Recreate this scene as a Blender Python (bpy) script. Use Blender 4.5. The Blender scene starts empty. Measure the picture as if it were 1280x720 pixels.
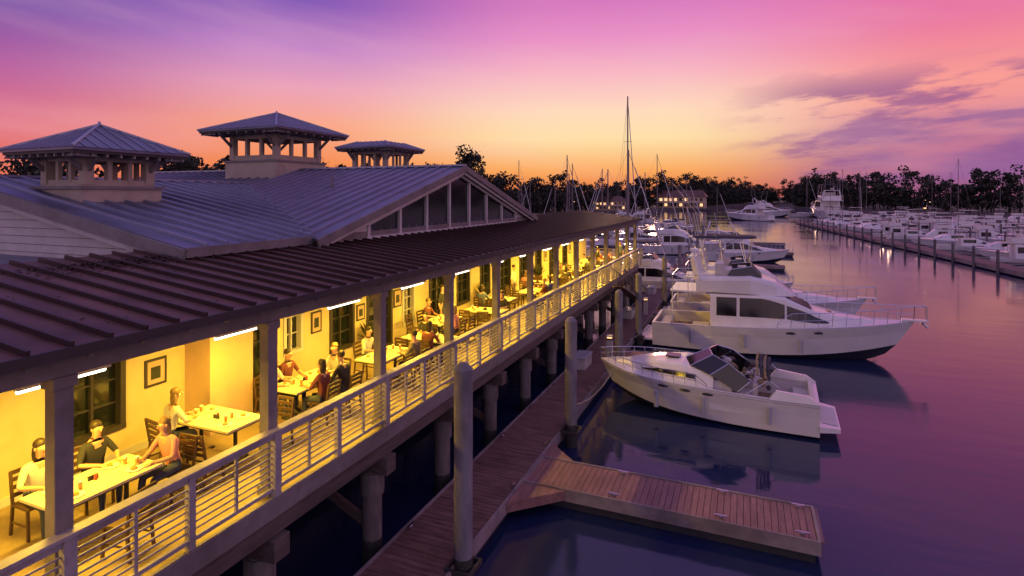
import bpy, math, random
import numpy as np
from mathutils import Vector, Matrix
random.seed(7); rng=np.random.default_rng(7)
S=bpy.context.scene
S.view_settings.view_transform='Standard'; S.view_settings.look='None'; S.view_settings.exposure=0
def lin(c):
    return tuple(((v/255)/12.92 if v/255<=.04045 else ((v/255+.055)/1.055)**2.4) for v in c)
# ------------------------------------------------------------ materials
def mat(name,col,rough=.5,metal=0,var=.2,scale=2.0,bump=0.0,bscale=20,stretch=(1,1,1),emis=None,es=0,coat=0,spec=.5,dirt=0):
    m=bpy.data.materials.new(name); m.use_nodes=True; nt=m.node_tree; N=nt.nodes; K=nt.links
    b=N['Principled BSDF']; b.inputs['Roughness'].default_value=rough; b.inputs['Metallic'].default_value=metal
    b.inputs['Coat Weight'].default_value=coat; b.inputs['Specular IOR Level'].default_value=spec
    tc=N.new('ShaderNodeTexCoord'); mp=N.new('ShaderNodeMapping'); mp.inputs['Scale'].default_value=stretch
    K.new(tc.outputs['Object'],mp.inputs['Vector'])
    n=N.new('ShaderNodeTexNoise'); n.inputs['Scale'].default_value=scale; n.inputs['Detail'].default_value=6; n.inputs['Roughness'].default_value=.65
    K.new(mp.outputs[0],n.inputs['Vector'])
    r=N.new('ShaderNodeValToRGB'); e=r.color_ramp.elements
    e[0].position=.3; e[1].position=.7
    e[0].color=(*[c*(1-var) for c in col],1); e[1].color=(*[min(1,c*(1+var)) for c in col],1)
    K.new(n.outputs['Fac'],r.inputs['Fac']); out=r.outputs['Color']
    if dirt>0:
        n3=N.new('ShaderNodeTexNoise'); n3.inputs['Scale'].default_value=.9; n3.inputs['Detail'].default_value=8
        K.new(tc.outputs['Object'],n3.inputs['Vector'])
        mr=N.new('ShaderNodeMapRange'); mr.inputs[1].default_value=.48; mr.inputs[2].default_value=.7; mr.inputs[3].default_value=0; mr.inputs[4].default_value=dirt
        K.new(n3.outputs['Fac'],mr.inputs[0])
        mx=N.new('ShaderNodeMix'); mx.data_type='RGBA'; K.new(mr.outputs[0],mx.inputs[0]); K.new(out,mx.inputs[6])
        mx.inputs[7].default_value=(col[0]*.4,col[1]*.37,col[2]*.33,1); out=mx.outputs[2]
    K.new(out,b.inputs['Base Color'])
    mr2=N.new('ShaderNodeMapRange'); mr2.inputs[3].default_value=max(.02,rough-.1); mr2.inputs[4].default_value=min(1,rough+.12)
    K.new(n.outputs['Fac'],mr2.inputs[0]); K.new(mr2.outputs[0],b.inputs['Roughness'])
    if bump>0:
        n2=N.new('ShaderNodeTexNoise'); n2.inputs['Scale'].default_value=bscale; n2.inputs['Detail'].default_value=4
        K.new(mp.outputs[0],n2.inputs['Vector'])
        bp=N.new('ShaderNodeBump'); bp.inputs['Strength'].default_value=bump; bp.inputs['Distance'].default_value=.02
        K.new(n2.outputs['Fac'],bp.inputs['Height']); K.new(bp.outputs[0],b.inputs['Normal'])
    if emis:
        b.inputs['Emission Color'].default_value=(*emis,1); b.inputs['Emission Strength'].default_value=es
    return m
M={}
M['white']=mat('white_paint',(.60,.57,.53),.5,var=.08,dirt=.35)
M['cream']=mat('cream_stucco',(.68,.56,.30),.8,var=.08,scale=1.5,bump=.3,bscale=60,dirt=.25)
M['cup']=mat('cupola_paint',(.46,.38,.28),.7,var=.12,scale=2,dirt=.4)
M['peach']=mat('peach_plaster',(.6,.42,.26),.8,var=.08)
M['trim']=mat('taupe_trim_paint',(.22,.195,.18),.55,var=.18,scale=5,dirt=.5)
M['rail']=mat('rail_paint',(.38,.345,.33),.5,var=.18,scale=6,dirt=.55)
M['roofbrown']=mat('brown_standing_seam',(.155,.072,.05),.45,metal=.1,var=.4,scale=.8,dirt=.8,stretch=(.5,2,1),spec=.35)
M['roofblue']=mat('grey_standing_seam',(.16,.175,.25),.36,metal=.5,var=.25,scale=.7,dirt=.5,stretch=(.6,2,1))
M['roofseam']=mat('seam_metal',(.34,.35,.44),.35,metal=.6,var=.1)
M['seambrown']=mat('seam_brown',(.045,.022,.018),.45,metal=.1,var=.1)
M['floor']=mat('deck_floor_tile',(.30,.22,.13),.5,var=.2,scale=3)
M['beam']=mat('timber_beam',(.11,.082,.07),.8,var=.35,scale=4,bump=.5,stretch=(1,.2,2),dirt=.5)
M['plank']=mat('weathered_plank',(.185,.10,.08),.66,var=.55,scale=6,bump=.4,bscale=40,stretch=(.25,1.4,1),dirt=.55)
M['comp']=mat('composite_plank',(.27,.14,.12),.6,var=.3,scale=7,bump=.3,stretch=(1.4,.25,1),dirt=.35)
M['dockside']=mat('dock_edge',(.27,.22,.21),.6,var=.25,dirt=.7)
M['float']=mat('dock_float',(.03,.03,.035),.7,var=.3)
M['pile']=mat('deck_pile',(.16,.14,.13),.8,var=.4,scale=5,bump=.6,stretch=(1,1,.3),dirt=.7)
M['pile2']=mat('mooring_pile',(.21,.195,.21),.7,var=.3,scale=4,bump=.4,stretch=(1,1,.3),dirt=.65)
M['pilewet']=mat('wet_pile',(.04,.04,.032),.6,var=.5,scale=8,bump=.6)
M['winglass']=mat('window_glass',(.012,.016,.014),.06,var=.4,spec=.8)
M['frame']=mat('dark_frame',(.045,.038,.034),.5,var=.1)
M['gel']=mat('gelcoat',(.82,.79,.76),.22,var=.04,scale=1,coat=.4,dirt=.12)
M['gel2']=mat('gelcoat_grey',(.42,.42,.45),.3,var=.05,coat=.3)
M['navy']=mat('hull_stripe',(.02,.025,.07),.3,var=.1)
M['antifoul']=mat('antifouling',(.03,.035,.06),.6,var=.3)
M['bglass']=mat('boat_glass',(.008,.008,.012),.07,var=.2,spec=.8)
M['steel']=mat('stainless',(.65,.65,.68),.22,metal=1,var=.05)
M['alu']=mat('mast_alu',(.20,.17,.18),.4,metal=.4,var=.1)
M['canvas']=mat('canvas_dark',(.05,.045,.06),.85,var=.3,bump=.4)
M['tan']=mat('canvas_tan',(.30,.23,.12),.85,var=.6,scale=9,bump=.6)
M['teak']=mat('teak',(.26,.16,.09),.6,var=.2,stretch=(.3,4,1))
M['vinyl']=mat('vinyl_seat',(.6,.56,.5),.5,var=.08)
M['rope']=mat('rope',(.30,.27,.22),.9)
M['red']=mat('red_plastic',(.35,.06,.04),.5)
M['tube']=mat('tube_light',(.9,.9,.8),.5,emis=(1,.93,.72),es=5)
M['dim']=mat('dim_bulb',(.5,.4,.3),.5,emis=(1,.55,.25),es=1.5)
M['table']=mat('table_top',(.64,.57,.42),.35,var=.08)
M['wood']=mat('chair_wood',(.10,.055,.03),.5,var=.3)
M['blackm']=mat('black_metal',(.02,.02,.02),.45)
M['china']=mat('china',(.75,.74,.72),.25,var=.03)
M['amber']=mat('amber_drink',(.5,.22,.05),.15,var=.1)
M['leaf']=mat('foliage',(.042,.048,.026),.7,var=.5,scale=.5)
M['leafd']=mat('foliage_dark',(.018,.023,.014),.8,var=.4,scale=.5)
M['litter']=mat('dead_leaves',(.05,.025,.015),.9,var=.5,scale=9)
M['bark']=mat('bark',(.05,.04,.03),.9,var=.3)
M['land']=mat('land_grass',(.04,.045,.03),.95,var=.4,scale=.2,bump=.4)
M['sea']=mat('seawall_concrete',(.12,.105,.10),.85,var=.3,bump=.4,dirt=.6)
M['skin']=mat('skin',(.50,.29,.20),.5,var=.05)
M['hair']=mat('hair_dark',(.03,.018,.012),.55,var=.3,scale=30)
M['hair2']=mat('hair_blond',(.20,.12,.055),.55,var=.3,scale=30)
M['jeans']=mat('trousers',(.05,.06,.10),.85,var=.2)
M['shoe']=mat('shoe',(.03,.025,.02),.6)
SH=[mat('shirt_pink',(.60,.24,.24),.85,bump=.2),mat('shirt_white',(.62,.58,.52),.85,bump=.2),mat('shirt_black',(.03,.03,.035),.85),mat('shirt_maroon',(.16,.04,.04),.85),mat('shirt_blue',(.08,.11,.22),.85),mat('shirt_olive',(.2,.17,.09),.85)]
# ------------------------------------------------------------ mesh builder
class MB:
    def __init__(s): s.v=[];s.f=[];s.m=[];s.ml=[]
    def mi(s,k):
        k=M[k] if isinstance(k,str) else k
        if k not in s.ml: s.ml.append(k)
        return s.ml.index(k)
    def add(s,vs,fs,k):
        o=len(s.v); s.v+= [tuple(v) for v in vs]; i=s.mi(k)
        for f in fs: s.f.append(tuple(o+j for j in f)); s.m.append(i)
    def box(s,x0,x1,y0,y1,z0,z1,k):
        s.add([(x0,y0,z0),(x1,y0,z0),(x1,y1,z0),(x0,y1,z0),(x0,y0,z1),(x1,y0,z1),(x1,y1,z1),(x0,y1,z1)],
              [(3,2,1,0),(4,5,6,7),(0,1,5,4),(1,2,6,5),(2,3,7,6),(3,0,4,7)],k)
    def beam(s,p,q,w,h,k,up=(0,0,1)):
        p=Vector(p);q=Vector(q);d=(q-p).normalized();u=Vector(up)
        if abs(d.dot(u))>.98:u=Vector((1,0,0))
        a=d.cross(u).normalized()*w/2; b=a.cross(d).normalized()*h/2
        vs=[p-a-b,p+a-b,p+a+b,p-a+b,q-a-b,q+a-b,q+a+b,q-a+b]
        s.add(vs,[(3,2,1,0),(4,5,6,7),(0,1,5,4),(1,2,6,5),(2,3,7,6),(3,0,4,7)],k)
    def cyl(s,p,q,r,r2=None,n=8,k='steel',caps=True):
        r2=r if r2 is None else r2
        p=Vector(p);q=Vector(q);d=(q-p).normalized();u=Vector((0,0,1)) if abs(d.z)<.95 else Vector((1,0,0))
        a=d.cross(u).normalized();b=d.cross(a)
        vs=[];fs=[]
        for i in range(n):
            t=2*math.pi*i/n;w=a*math.cos(t)+b*math.sin(t);vs.append(p+w*r);vs.append(q+w*r2)
        for i in range(n):
            j=(i+1)%n;fs.append((2*i,2*i+1,2*j+1,2*j))
        if caps: fs.append(tuple(2*i for i in range(n)));fs.append(tuple(2*i+1 for i in reversed(range(n))))
        s.add(vs,fs,k)
    def tube(s,pts,r,k='steel',n=5):
        for a,b in zip(pts[:-1],pts[1:]): s.cyl(a,b,r,n=n,k=k)
    def poly(s,vs,k): s.add(vs,[tuple(range(len(vs)))],k)
    def ell(s,c,r,k,n=8,m=6):
        vs=[];fs=[]
        for i in range(m+1):
            ph=math.pi*i/m
            for j in range(n):
                t=2*math.pi*j/n
                vs.append((c[0]+r[0]*math.sin(ph)*math.cos(t),c[1]+r[1]*math.sin(ph)*math.sin(t),c[2]+r[2]*math.cos(ph)))
        for i in range(m):
            for j in range(n):
                fs.append((i*n+j,(i+1)*n+j,(i+1)*n+(j+1)%n,i*n+(j+1)%n))
        s.add(vs,fs,k)
    def merge(s,o,mt):
        off=len(s.v); a=np.array(o.v); mm=np.array(mt); a=a@mm[:3,:3].T+mm[:3,3]
        s.v+= [tuple(v) for v in a.tolist()]
        im=[s.mi(m) for m in o.ml]
        for f,m in zip(o.f,o.m): s.f.append(tuple(off+j for j in f)); s.m.append(im[m])
    def mesh(s,name,smooth=None):
        me=bpy.data.meshes.new(name); me.from_pydata(s.v,[],s.f)
        for m in s.ml: me.materials.append(m)
        me.polygons.foreach_set('material_index',s.m)
        if smooth is not None:
            me.polygons.foreach_set('use_smooth',[True]*len(s.f)); me.set_sharp_from_angle(angle=smooth)
        me.update(); return me
    def build(s,name,parent=None,smooth=None,bevel=0):
        ob=bpy.data.objects.new(name,s.mesh(name,smooth)); S.collection.objects.link(ob)
        if parent: ob.parent=parent
        if bevel:
            b=ob.modifiers.new('b','BEVEL'); b.width=bevel; b.segments=2; b.limit_method='ANGLE'
        return ob
def empty(name):
    e=bpy.data.objects.new(name,None); S.collection.objects.link(e); return e
def inst(me,name,loc,rz=0,sc=1):
    o=bpy.data.objects.new(name,me); S.collection.objects.link(o); o.location=loc; o.rotation_euler=(0,0,rz)
    o.scale=(sc,sc,sc); return o
# ------------------------------------------------------------ camera
H=8.0
cam=bpy.data.cameras.new('camera'); co=bpy.data.objects.new('camera',cam); S.collection.objects.link(co)
cam.sensor_width=36; cam.lens=700/1280*36; cam.shift_y=-115/1280; cam.clip_start=.1; cam.clip_end=8000
co.location=(0,0,H); co.rotation_euler=(math.radians(90),0,math.radians(22.5)); S.camera=co
# ------------------------------------------------------------ world
w=bpy.data.worlds.new('World'); S.world=w; w.use_nodes=True; nt=w.node_tree; N=nt.nodes; K=nt.links; N.clear()
tc=N.new('ShaderNodeTexCoord'); sp=N.new('ShaderNodeSeparateXYZ'); K.new(tc.outputs['Generated'],sp.inputs[0])
def mth(op,a,b=None,c=None):
    n=N.new('ShaderNodeMath'); n.operation=op
    for i,x in enumerate((a,b,c)):
        if x is None: continue
        if isinstance(x,(int,float)): n.inputs[i].default_value=x
        else: K.new(x,n.inputs[i])
    return n.outputs[0]
az=mth('MULTIPLY',mth('ARCTAN2',sp.outputs[0],sp.outputs[1]),180/math.pi)
el=sp.outputs[2]; fac=mth('MULTIPLY',el,1.0)
def ss(x,a,b,lo=0,hi=1):
    n=N.new('ShaderNodeMapRange'); n.interpolation_type='SMOOTHSTEP'; K.new(x,n.inputs[0])
    n.inputs[1].default_value=a;n.inputs[2].default_value=b;n.inputs[3].default_value=lo;n.inputs[4].default_value=hi; return n.outputs[0]
def ramp(st):
    r=N.new('ShaderNodeValToRGB'); e=r.color_ramp.elements
    for i,(p,c) in enumerate(st):
        x=e[i] if i<2 else e.new(p)
        x.position=p; x.color=(*lin(c),1)
    K.new(fac,r.inputs[0]); return r.outputs[0]
ZEN=(146,128,192)
def rp(*st): 
    st=list(st)+[(.6,ZEN)]
    return ramp([st[0],st[-1]]+st[1:-1])
Lr=rp((0,(222,104,72)),(.035,(234,122,96)),(.1,(222,112,134)),(.17,(184,98,160)),(.25,(112,78,165)),(.4,(92,78,165)))
MLr=rp((0,(222,92,46)),(.055,(246,142,84)),(.12,(250,166,138)),(.18,(236,164,186)),(.24,(196,134,200)),(.31,(134,92,182)),(.42,(104,84,172)))
Cr=rp((0,(226,104,50)),(.045,(252,172,96)),(.1,(255,224,168)),(.15,(255,220,188)),(.21,(248,184,196)),(.27,(234,146,198)),(.33,(212,120,190)),(.45,(160,110,188)))
Rr=rp((0,(156,90,124)),(.05,(190,110,146)),(.10,(232,140,146)),(.16,(250,158,150)),(.21,(242,138,154)),(.25,(232,118,162)),(.33,(222,112,172)),(.45,(190,116,186)))
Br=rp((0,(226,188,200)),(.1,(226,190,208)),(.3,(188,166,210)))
def mixc(f,a,b):
    m=N.new('ShaderNodeMix'); m.data_type='RGBA'
    K.new(f,m.inputs[0]); K.new(a,m.inputs[6])
    if isinstance(b,tuple): m.inputs[7].default_value=(*b,1)
    else: K.new(b,m.inputs[7])
    return m.outputs[2]
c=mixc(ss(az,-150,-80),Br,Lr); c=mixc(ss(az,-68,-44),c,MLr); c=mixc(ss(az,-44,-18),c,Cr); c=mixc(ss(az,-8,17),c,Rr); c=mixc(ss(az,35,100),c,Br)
cv=N.new('ShaderNodeCombineXYZ'); K.new(mth('MULTIPLY',az,.10),cv.inputs[0]); K.new(mth('ADD',mth('MULTIPLY',el,27),mth('MULTIPLY',az,-.03)),cv.inputs[1]); cv.inputs[2].default_value=2.3
n1=N.new('ShaderNodeTexNoise'); n1.inputs['Scale'].default_value=1.0; n1.inputs['Detail'].default_value=8; n1.inputs['Roughness'].default_value=.58; K.new(cv.outputs[0],n1.inputs['Vector'])
band=mth('MULTIPLY',ss(el,.01,.05),ss(el,.205,.15))
cm=mth('MULTIPLY',mth('MULTIPLY',ss(az,-4,8),band),ss(n1.outputs['Fac'],.47,.58))
c=mixc(mth('MULTIPLY',cm,.8),c,lin((150,92,146)))
low=mth('MULTIPLY',mth('MULTIPLY',ss(az,0,13),ss(az,60,30)),mth('MULTIPLY',ss(el,.14,.09),ss(el,.0,.03)))
c=mixc(mth('MULTIPLY',low,ss(n1.outputs['Fac'],.32,.56,.3,.9)),c,lin((146,94,150)))
cv2=N.new('ShaderNodeCombineXYZ'); K.new(mth('MULTIPLY',az,.035),cv2.inputs[0]); K.new(mth('ADD',mth('MULTIPLY',el,11),mth('MULTIPLY',az,.025)),cv2.inputs[1]); cv2.inputs[2].default_value=5
n2=N.new('ShaderNodeTexNoise'); n2.inputs['Scale'].default_value=1.0; n2.inputs['Detail'].default_value=5; K.new(cv2.outputs[0],n2.inputs['Vector'])
c=mixc(mth('MULTIPLY',ss(n2.outputs['Fac'],.45,.75),.2),c,lin((255,196,200)))
bg=N.new('ShaderNodeBackground'); K.new(c,bg.inputs[0]); bg.inputs[1].default_value=1.0
wo=N.new('ShaderNodeOutputWorld'); K.new(bg.outputs[0],wo.inputs[0])
sun=bpy.data.lights.new('sun','SUN'); sun.energy=.5; sun.angle=math.radians(6); sun.color=(1,.55,.38)
so=bpy.data.objects.new('sun',sun); S.collection.objects.link(so)
a=math.radians(-11); e_=math.radians(5); dv=Vector((math.sin(a)*math.cos(e_),math.cos(a)*math.cos(e_),math.sin(e_)))
so.rotation_euler=dv.to_track_quat('Z','Y').to_euler()
# ------------------------------------------------------------ water and land
m=bpy.data.materials.new('water'); m.use_nodes=True; nt=m.node_tree; N2=nt.nodes; K2=nt.links; b=N2['Principled BSDF']
b.inputs['Base Color'].default_value=(.013,.022,.066,1); b.inputs['Roughness'].default_value=.07; b.inputs['IOR'].default_value=1.5
t=N2.new('ShaderNodeTexCoord'); mp=N2.new('ShaderNodeMapping'); mp.inputs['Rotation'].default_value=(0,0,.5); mp.inputs['Scale'].default_value=(.35,.9,1); K2.new(t.outputs['Object'],mp.inputs[0])
n=N2.new('ShaderNodeTexNoise'); n.inputs['Scale'].default_value=1.1; n.inputs['Detail'].default_value=3; K2.new(mp.outputs[0],n.inputs['Vector'])
n3=N2.new('ShaderNodeTexNoise'); n3.inputs['Scale'].default_value=.12; n3.inputs['Detail'].default_value=3; K2.new(mp.outputs[0],n3.inputs['Vector'])
bp=N2.new('ShaderNodeBump'); bp.inputs['Strength'].default_value=.35; bp.inputs['Distance'].default_value=.035; K2.new(n.outputs['Fac'],bp.inputs['Height']); K2.new(bp.outputs[0],b.inputs['Normal'])
mr=N2.new('ShaderNodeMapRange'); mr.inputs[1].default_value=.35; mr.inputs[2].default_value=.65; mr.inputs[3].default_value=.05; mr.inputs[4].default_value=.14; K2.new(n3.outputs['Fac'],mr.inputs[0]); K2.new(mr.outputs[0],b.inputs['Roughness'])
M['water']=m
mb=MB(); mb.poly([(-4000,-4000,0),(4000,-4000,0),(4000,4000,0),(-4000,4000,0)],'water'); mb.build('water')
shore=[(-12,-800),(-12,45),(-50,60),(-74,130),(-66,210),(-34,318),(-16,372),(2,520),(40,600),(52,590),(24,480),(22,380),(40,335),(64,300),(97,268),(150,232),(290,150),(700,100),(700,-800)]
outer=[(3500,-800),(3500,3500),(-3500,3500),(-3500,-800)]
mb=MB(); mb.poly([(x,y,1.3) for x,y in (shore+outer)][::-1],'land'); mb.build('ground')
mb=MB()
for (x0,y0),(x1,y1) in zip(shore[:-1],shore[1:]): mb.beam((x0,y0,.2),(x1,y1,.2),.4,2.5,'sea')
mb.build('seawall')
# ------------------------------------------------------------ restaurant
R=empty('waterfront_restaurant')
Y0,Y1=-2.2,41.2
XW=-11.0; XP=-7.35; ZD=3.0
posts=[4.0+3.1*k for k in range(-2,13)]
mb=MB(); mb.box(-11.2,-7.22,Y0,Y1+.3,2.86,3.0,'floor'); mb.build('deck_floor',R)
mb=MB()
mb.box(-7.22,-7.12,Y0,Y1+.3,2.70,3.03,'trim'); mb.box(-7.5,-7.17,Y0,Y1+.3,2.38,2.69,'beam')
for x in (-8.6,-9.8,-11.0): mb.box(x-.12,x+.12,Y0,Y1,2.45,2.84,'beam')
for y in posts: mb.box(-11.4,-7.05,y-.17,y+.17,2.0,2.37,'beam')
mb.build('deck_beams',R,bevel=.01)
mb=MB()
for y in posts:
    for x in (-7.55,-10.6):
        mb.cyl((x,y,.5),(x,y,2.0),.21,n=14,k='pile'); mb.cyl((x,y,-2),(x,y,.52),.215,n=14,k='pilewet')
        mb.cyl((x,y,1.5),(x,y,1.98),.26,n=14,k='pile')
    if posts.index(y)%2==0: mb.beam((-7.7,y,.8),(-10.5,y,2.0),.1,.2,'beam')
mb.build('deck_pilings',R,smooth=.6)
mb=MB()
for y in posts:
    mb.box(XP-.1,XP+.1,y-.1,y+.1,3.0,5.92,'trim'); mb.box(XP-.13,XP+.13,y-.13,y+.13,5.78,5.918,'trim'); mb.box(XP-.13,XP+.13,y-.13,y+.13,3.03,3.2,'trim')
mb.box(XP-.12,XP+.12,Y0,Y1+.4,5.92,6.2,'trim'); mb.box(XP-.06,XP+.16,Y0,Y1+.4,6.12,6.19,'rail')
mb.build('porch_columns',R,bevel=.012)
EX,EZ=-6.9,6.32; BX,BZ=-11.0,6.78
sl=(BZ-EZ)/(EX-BX)
def pz(x): return EZ+(EX-x)*sl
mb=MB(); ye=Y1+.7
mb.add([(EX,Y0,EZ),(BX-.6,Y0,pz(BX-.6)),(BX-.6,ye,pz(BX-.6)),(EX,ye,EZ),(EX,Y0,EZ-.05),(BX-.6,Y0,pz(BX-.6)-.05),(BX-.6,ye,pz(BX-.6)-.05),(EX,ye,EZ-.05)],[(3,2,1,0),(4,5,6,7),(0,4,7,3),(0,1,5,4),(3,7,6,2),(1,2,6,5)],'roofbrown')
y=Y0+.2
while y<ye:
    mb.beam((EX+.01,y,EZ+.03),(BX-.58,y,pz(BX-.58)+.03),.04,.07,'seambrown'); y+=.42
mb.box(EX-.01,EX+.04,Y0,ye+.02,EZ-.11,EZ+.012,'frame')
y=Y0+.1
while y<ye: mb.beam((EX-.03,y,EZ-.115),(XW,y,pz(XW)-.115),.05,.1,'trim'); y+=.62
mb.build('porch_roof',R)
mb=MB(); mb.add([(EX-.02,Y0,EZ-.062),(XW,Y0,pz(XW)-.062),(XW,Y1+.6,pz(XW)-.062),(EX-.02,Y1+.6,EZ-.062)],[(0,1,2,3)],'cream'); mb.build('porch_ceiling',R)
# leaf litter on the porch roof
mb=MB(); r_=random.Random(5)
def litter(x,y,z,s):
    a=r_.uniform(0,6.28); u=Vector((math.cos(a),math.sin(a),r_.uniform(-.2,.5)))*s; v_=Vector((-math.sin(a),math.cos(a),r_.uniform(-.2,.4)))*s*.6; p=Vector((x,y,z)); mb.poly([p-u,p-v_,p+u,p+v_],'litter')
for i in range(1500):
    y=r_.gauss(7.0,.9) if i%3 else r_.gauss(10.5,1.8); x=-10.95+abs(r_.gauss(0,.35)); litter(x,y,pz(x)+.015+r_.uniform(0,.03),r_.uniform(.02,.05))
for i in range(500):
    y=r_.uniform(0,30); x=r_.uniform(-10.9,-7.0); y=round(y/.42)*.42-.14+r_.gauss(0,.04) if i%2 else y; litter(x,y,pz(x)+.012,r_.uniform(.012,.032))
mb.build('leaf_litter')
ops=[(1.5,2.7,3.6,5.3),(6.05,7.05,3.62,5.3),(9.75,10.6,3.05,5.2),(11.15,11.75,3.9,5.2),(12.9,13.9,3.5,5.3),(14.6,15.9,3.05,5.3),(16.6,17.3,3.5,5.3),(18.4,19.6,3.05,5.3),(20.6,21.7,3.5,5.3),(22.8,23.8,3.5,5.3),(25,26.3,3.05,5.3),(27.6,28.7,3.5,5.3),(30,31,3.5,5.3),(32.5,33.8,3.05,5.3),(35.2,36.2,3.5,5.3),(37.8,39,3.5,5.3)]
mb=MB(); cur=Y0; ZT=6.6
for (a0,a1,z0,z1) in ops:
    mb.box(XW-.2,XW,cur,a0,ZD,ZT,'cream')
    if z0>3.1: mb.box(XW-.2,XW,a0,a1,ZD,z0,'cream')
    mb.box(XW-.2,XW,a0,a1,z1,ZT,'cream'); cur=a1
mb.box(XW-.2,XW,cur,Y1,ZD,ZT,'cream')
mb.box(-11.05,-10.25,8.35,9.45,ZD,6.5,'peach')
mb.box(XW-8,XW-.2,Y1-.2,Y1,ZD,ZT,'cream')
mb.box(XW,XW+.03,Y0,8.33,3.0,3.14,'white'); mb.box(XW,XW+.03,9.5,9.72,3.0,3.14,'white')
mb.build('dining_wall',R)
mb=MB()
for (a0,a1,z0,z1) in ops:
    mb.box(XW-.16,XW-.14,a0,a1,z0,z1,'winglass')
    f='white' if a1-a0<.7 else 'frame'
    for (p,q,r_,s_) in ((a0-.05,a0+.05,z0,z1),(a1-.05,a1+.05,z0,z1),(a0-.05,a1+.05,z1-.05,z1+.06),(a0-.05,a1+.05,z0-.06,z0+.03)):
        mb.box(XW-.13,XW+(.035 if s_-r_>.2 else .045),p,q,r_,s_,f)
    ym=(a0+a1)/2; mb.box(XW-.135,XW-.06,ym-.025,ym+.025,z0,z1,f)
    for zz in np.arange(z0+.45,z1-.1,.45): mb.box(XW-.136,XW-.08,a0,a1,zz-.015,zz+.015,f)
mb.build('dining_windows',R)
mb=MB()
for (y,z,w_,h_) in ((4.4,4.5,.6,.8),(7.7,4.45,.45,.55),(12.3,4.5,.4,.6),(14.25,4.4,.4,.5),(16.25,4.5,.45,.6),(24.4,4.5,.6,.8),(31.8,4.5,.6,.8),(36.9,4.5,.6,.8)):
    mb.box(XW,XW+.03,y-w_/2,y+w_/2,z-h_/2,z+h_/2,'frame'); mb.box(XW+.005,XW+.034,y-w_/2+.05,y+w_/2-.05,z-h_/2+.05,z+h_/2-.05,'peach'); mb.box(XW+.006,XW+.037,y-w_/4,y+w_/5,z-h_/4,z+h_/5,'leaf')
mb.build('wall_pictures',R)
ty=[1.9+3.05*i for i in range(13)]
for y in ty:
    mb=MB(); mb.box(-9.09,-8.91,y-.6,y+.6,5.40,5.46,'white'); mb.cyl((-9,y-.56,5.37),(-9,y+.56,5.37),.034,n=8,k='tube')
    for dy in (-.4,.4): mb.cyl((-9,y+dy,5.46),(-9,y+dy,6.5),.01,n=4,k='steel')
    mb.build('ceiling_light',None)
    L=bpy.data.lights.new('tube_lamp','AREA'); L.shape='RECTANGLE'; L.size=.16; L.size_y=1.2; L.energy=175 if y<24 else 240; L.color=(1,.60,.035)
    o=bpy.data.objects.new('tube_lamp',L); S.collection.objects.link(o); o.location=(-9,y,5.32)
mb=MB()
XR=-7.2
mb.box(XR-.09,XR+.09,Y0,Y1+.25,4.08,4.13,'rail'); mb.box(XR-.03,XR+.03,Y0,Y1+.25,3.98,4.08,'rail'); mb.box(XR-.03,XR+.03,Y0,Y1+.25,3.12,3.18,'rail')
for i in range(7):
    z=3.28+i*.1; mb.box(XR-.012,XR+.012,Y0,Y1+.25,z-.013,z+.013,'rail')
for y in posts:
    mb.box(XR-.07,XR+.07,y-.07,y+.07,2.72,4.08,'rail')
    mb.box(XR-.05,XR+.05,y+1.5,y+1.6,2.75,4.08,'rail')
    for dy in (.78,2.32): mb.box(XR-.022,XR+.022,y+dy-.022,y+dy+.022,3.18,3.98,'rail')
ye2=Y1+.25
for z in [3.15,4.03]+[3.28+i*.1 for i in range(7)]: mb.box(-11,XR-.013,ye2-.02,ye2+.02,z-.015,z+.015,'rail')
mb.build('deck_railing',None,bevel=.004)
def roofplane(mb,c4,k,ks,step=.5,th=.07):
    e0,e1,r1,r0=[Vector(p) for p in c4]
    nrm=(e1-e0).cross(r0-e0).normalized()
    if nrm.z<0: nrm=-nrm
    top=[e0,e1,r1,r0]; bot=[p-nrm*th for p in top]
    mb.add(top+bot,[(0,1,2,3),(7,6,5,4),(0,4,5,1),(1,5,6,2),(2,6,7,3),(3,7,4,0)],k)
    n=int((e1-e0).length/step)
    for i in range(1,n):
        t=i/n; a=e0.lerp(e1,t); b_=r0.lerp(r1,t)
        mb.beam(a+nrm*.03,b_+nrm*.03,.04,.065,ks,up=nrm)
mY0,mY1=7.9,28.2; EZ2=6.95; SX=.18
rX=-19.2; rZ=EZ2+(-10.4-rX)*SX
mb=MB()
roofplane(mb,[(-10.4,mY0,EZ2),(-10.4,mY1,EZ2),(rX,mY1,rZ),(rX,mY0,rZ)],'roofblue','roofseam')
roofplane(mb,[(-28.4,mY0,EZ2-.02),(-28.4,mY1,EZ2-.02),(rX,mY1,rZ),(rX,mY0,rZ)],'roofblue','roofseam')
mb.beam((rX,mY0,rZ+.03),(rX,mY1,rZ+.03),.25,.07,'roofseam')
mb.beam((-10.38,mY0-.03,EZ2-.16),(rX,mY0-.03,rZ-.16),.06,.26,'trim'); mb.beam((-28.4,mY0-.03,EZ2-.16),(rX,mY0-.03,rZ-.16),.062,.26,'trim')
mb.beam((-10.6,mY0+.1,EZ2-.34),(rX,mY0+.1,rZ-.34),.05,.16,'white')
mb.beam((-10.36,mY0,EZ2-.1),(-10.36,mY1,EZ2-.1),.06,.2,'trim')
mb.build('main_roof',R)
mb=MB()
wz=lambda x: EZ2-.12+(-10.4-x)*SX
mb.add([(-11,8.35,3),(-11,8.35,wz(-11)),(rX,8.35,wz(rX)),(-28,8.35,EZ2-.1),(-28,8.35,3)],[(0,1,2,3,4)],'white')
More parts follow.
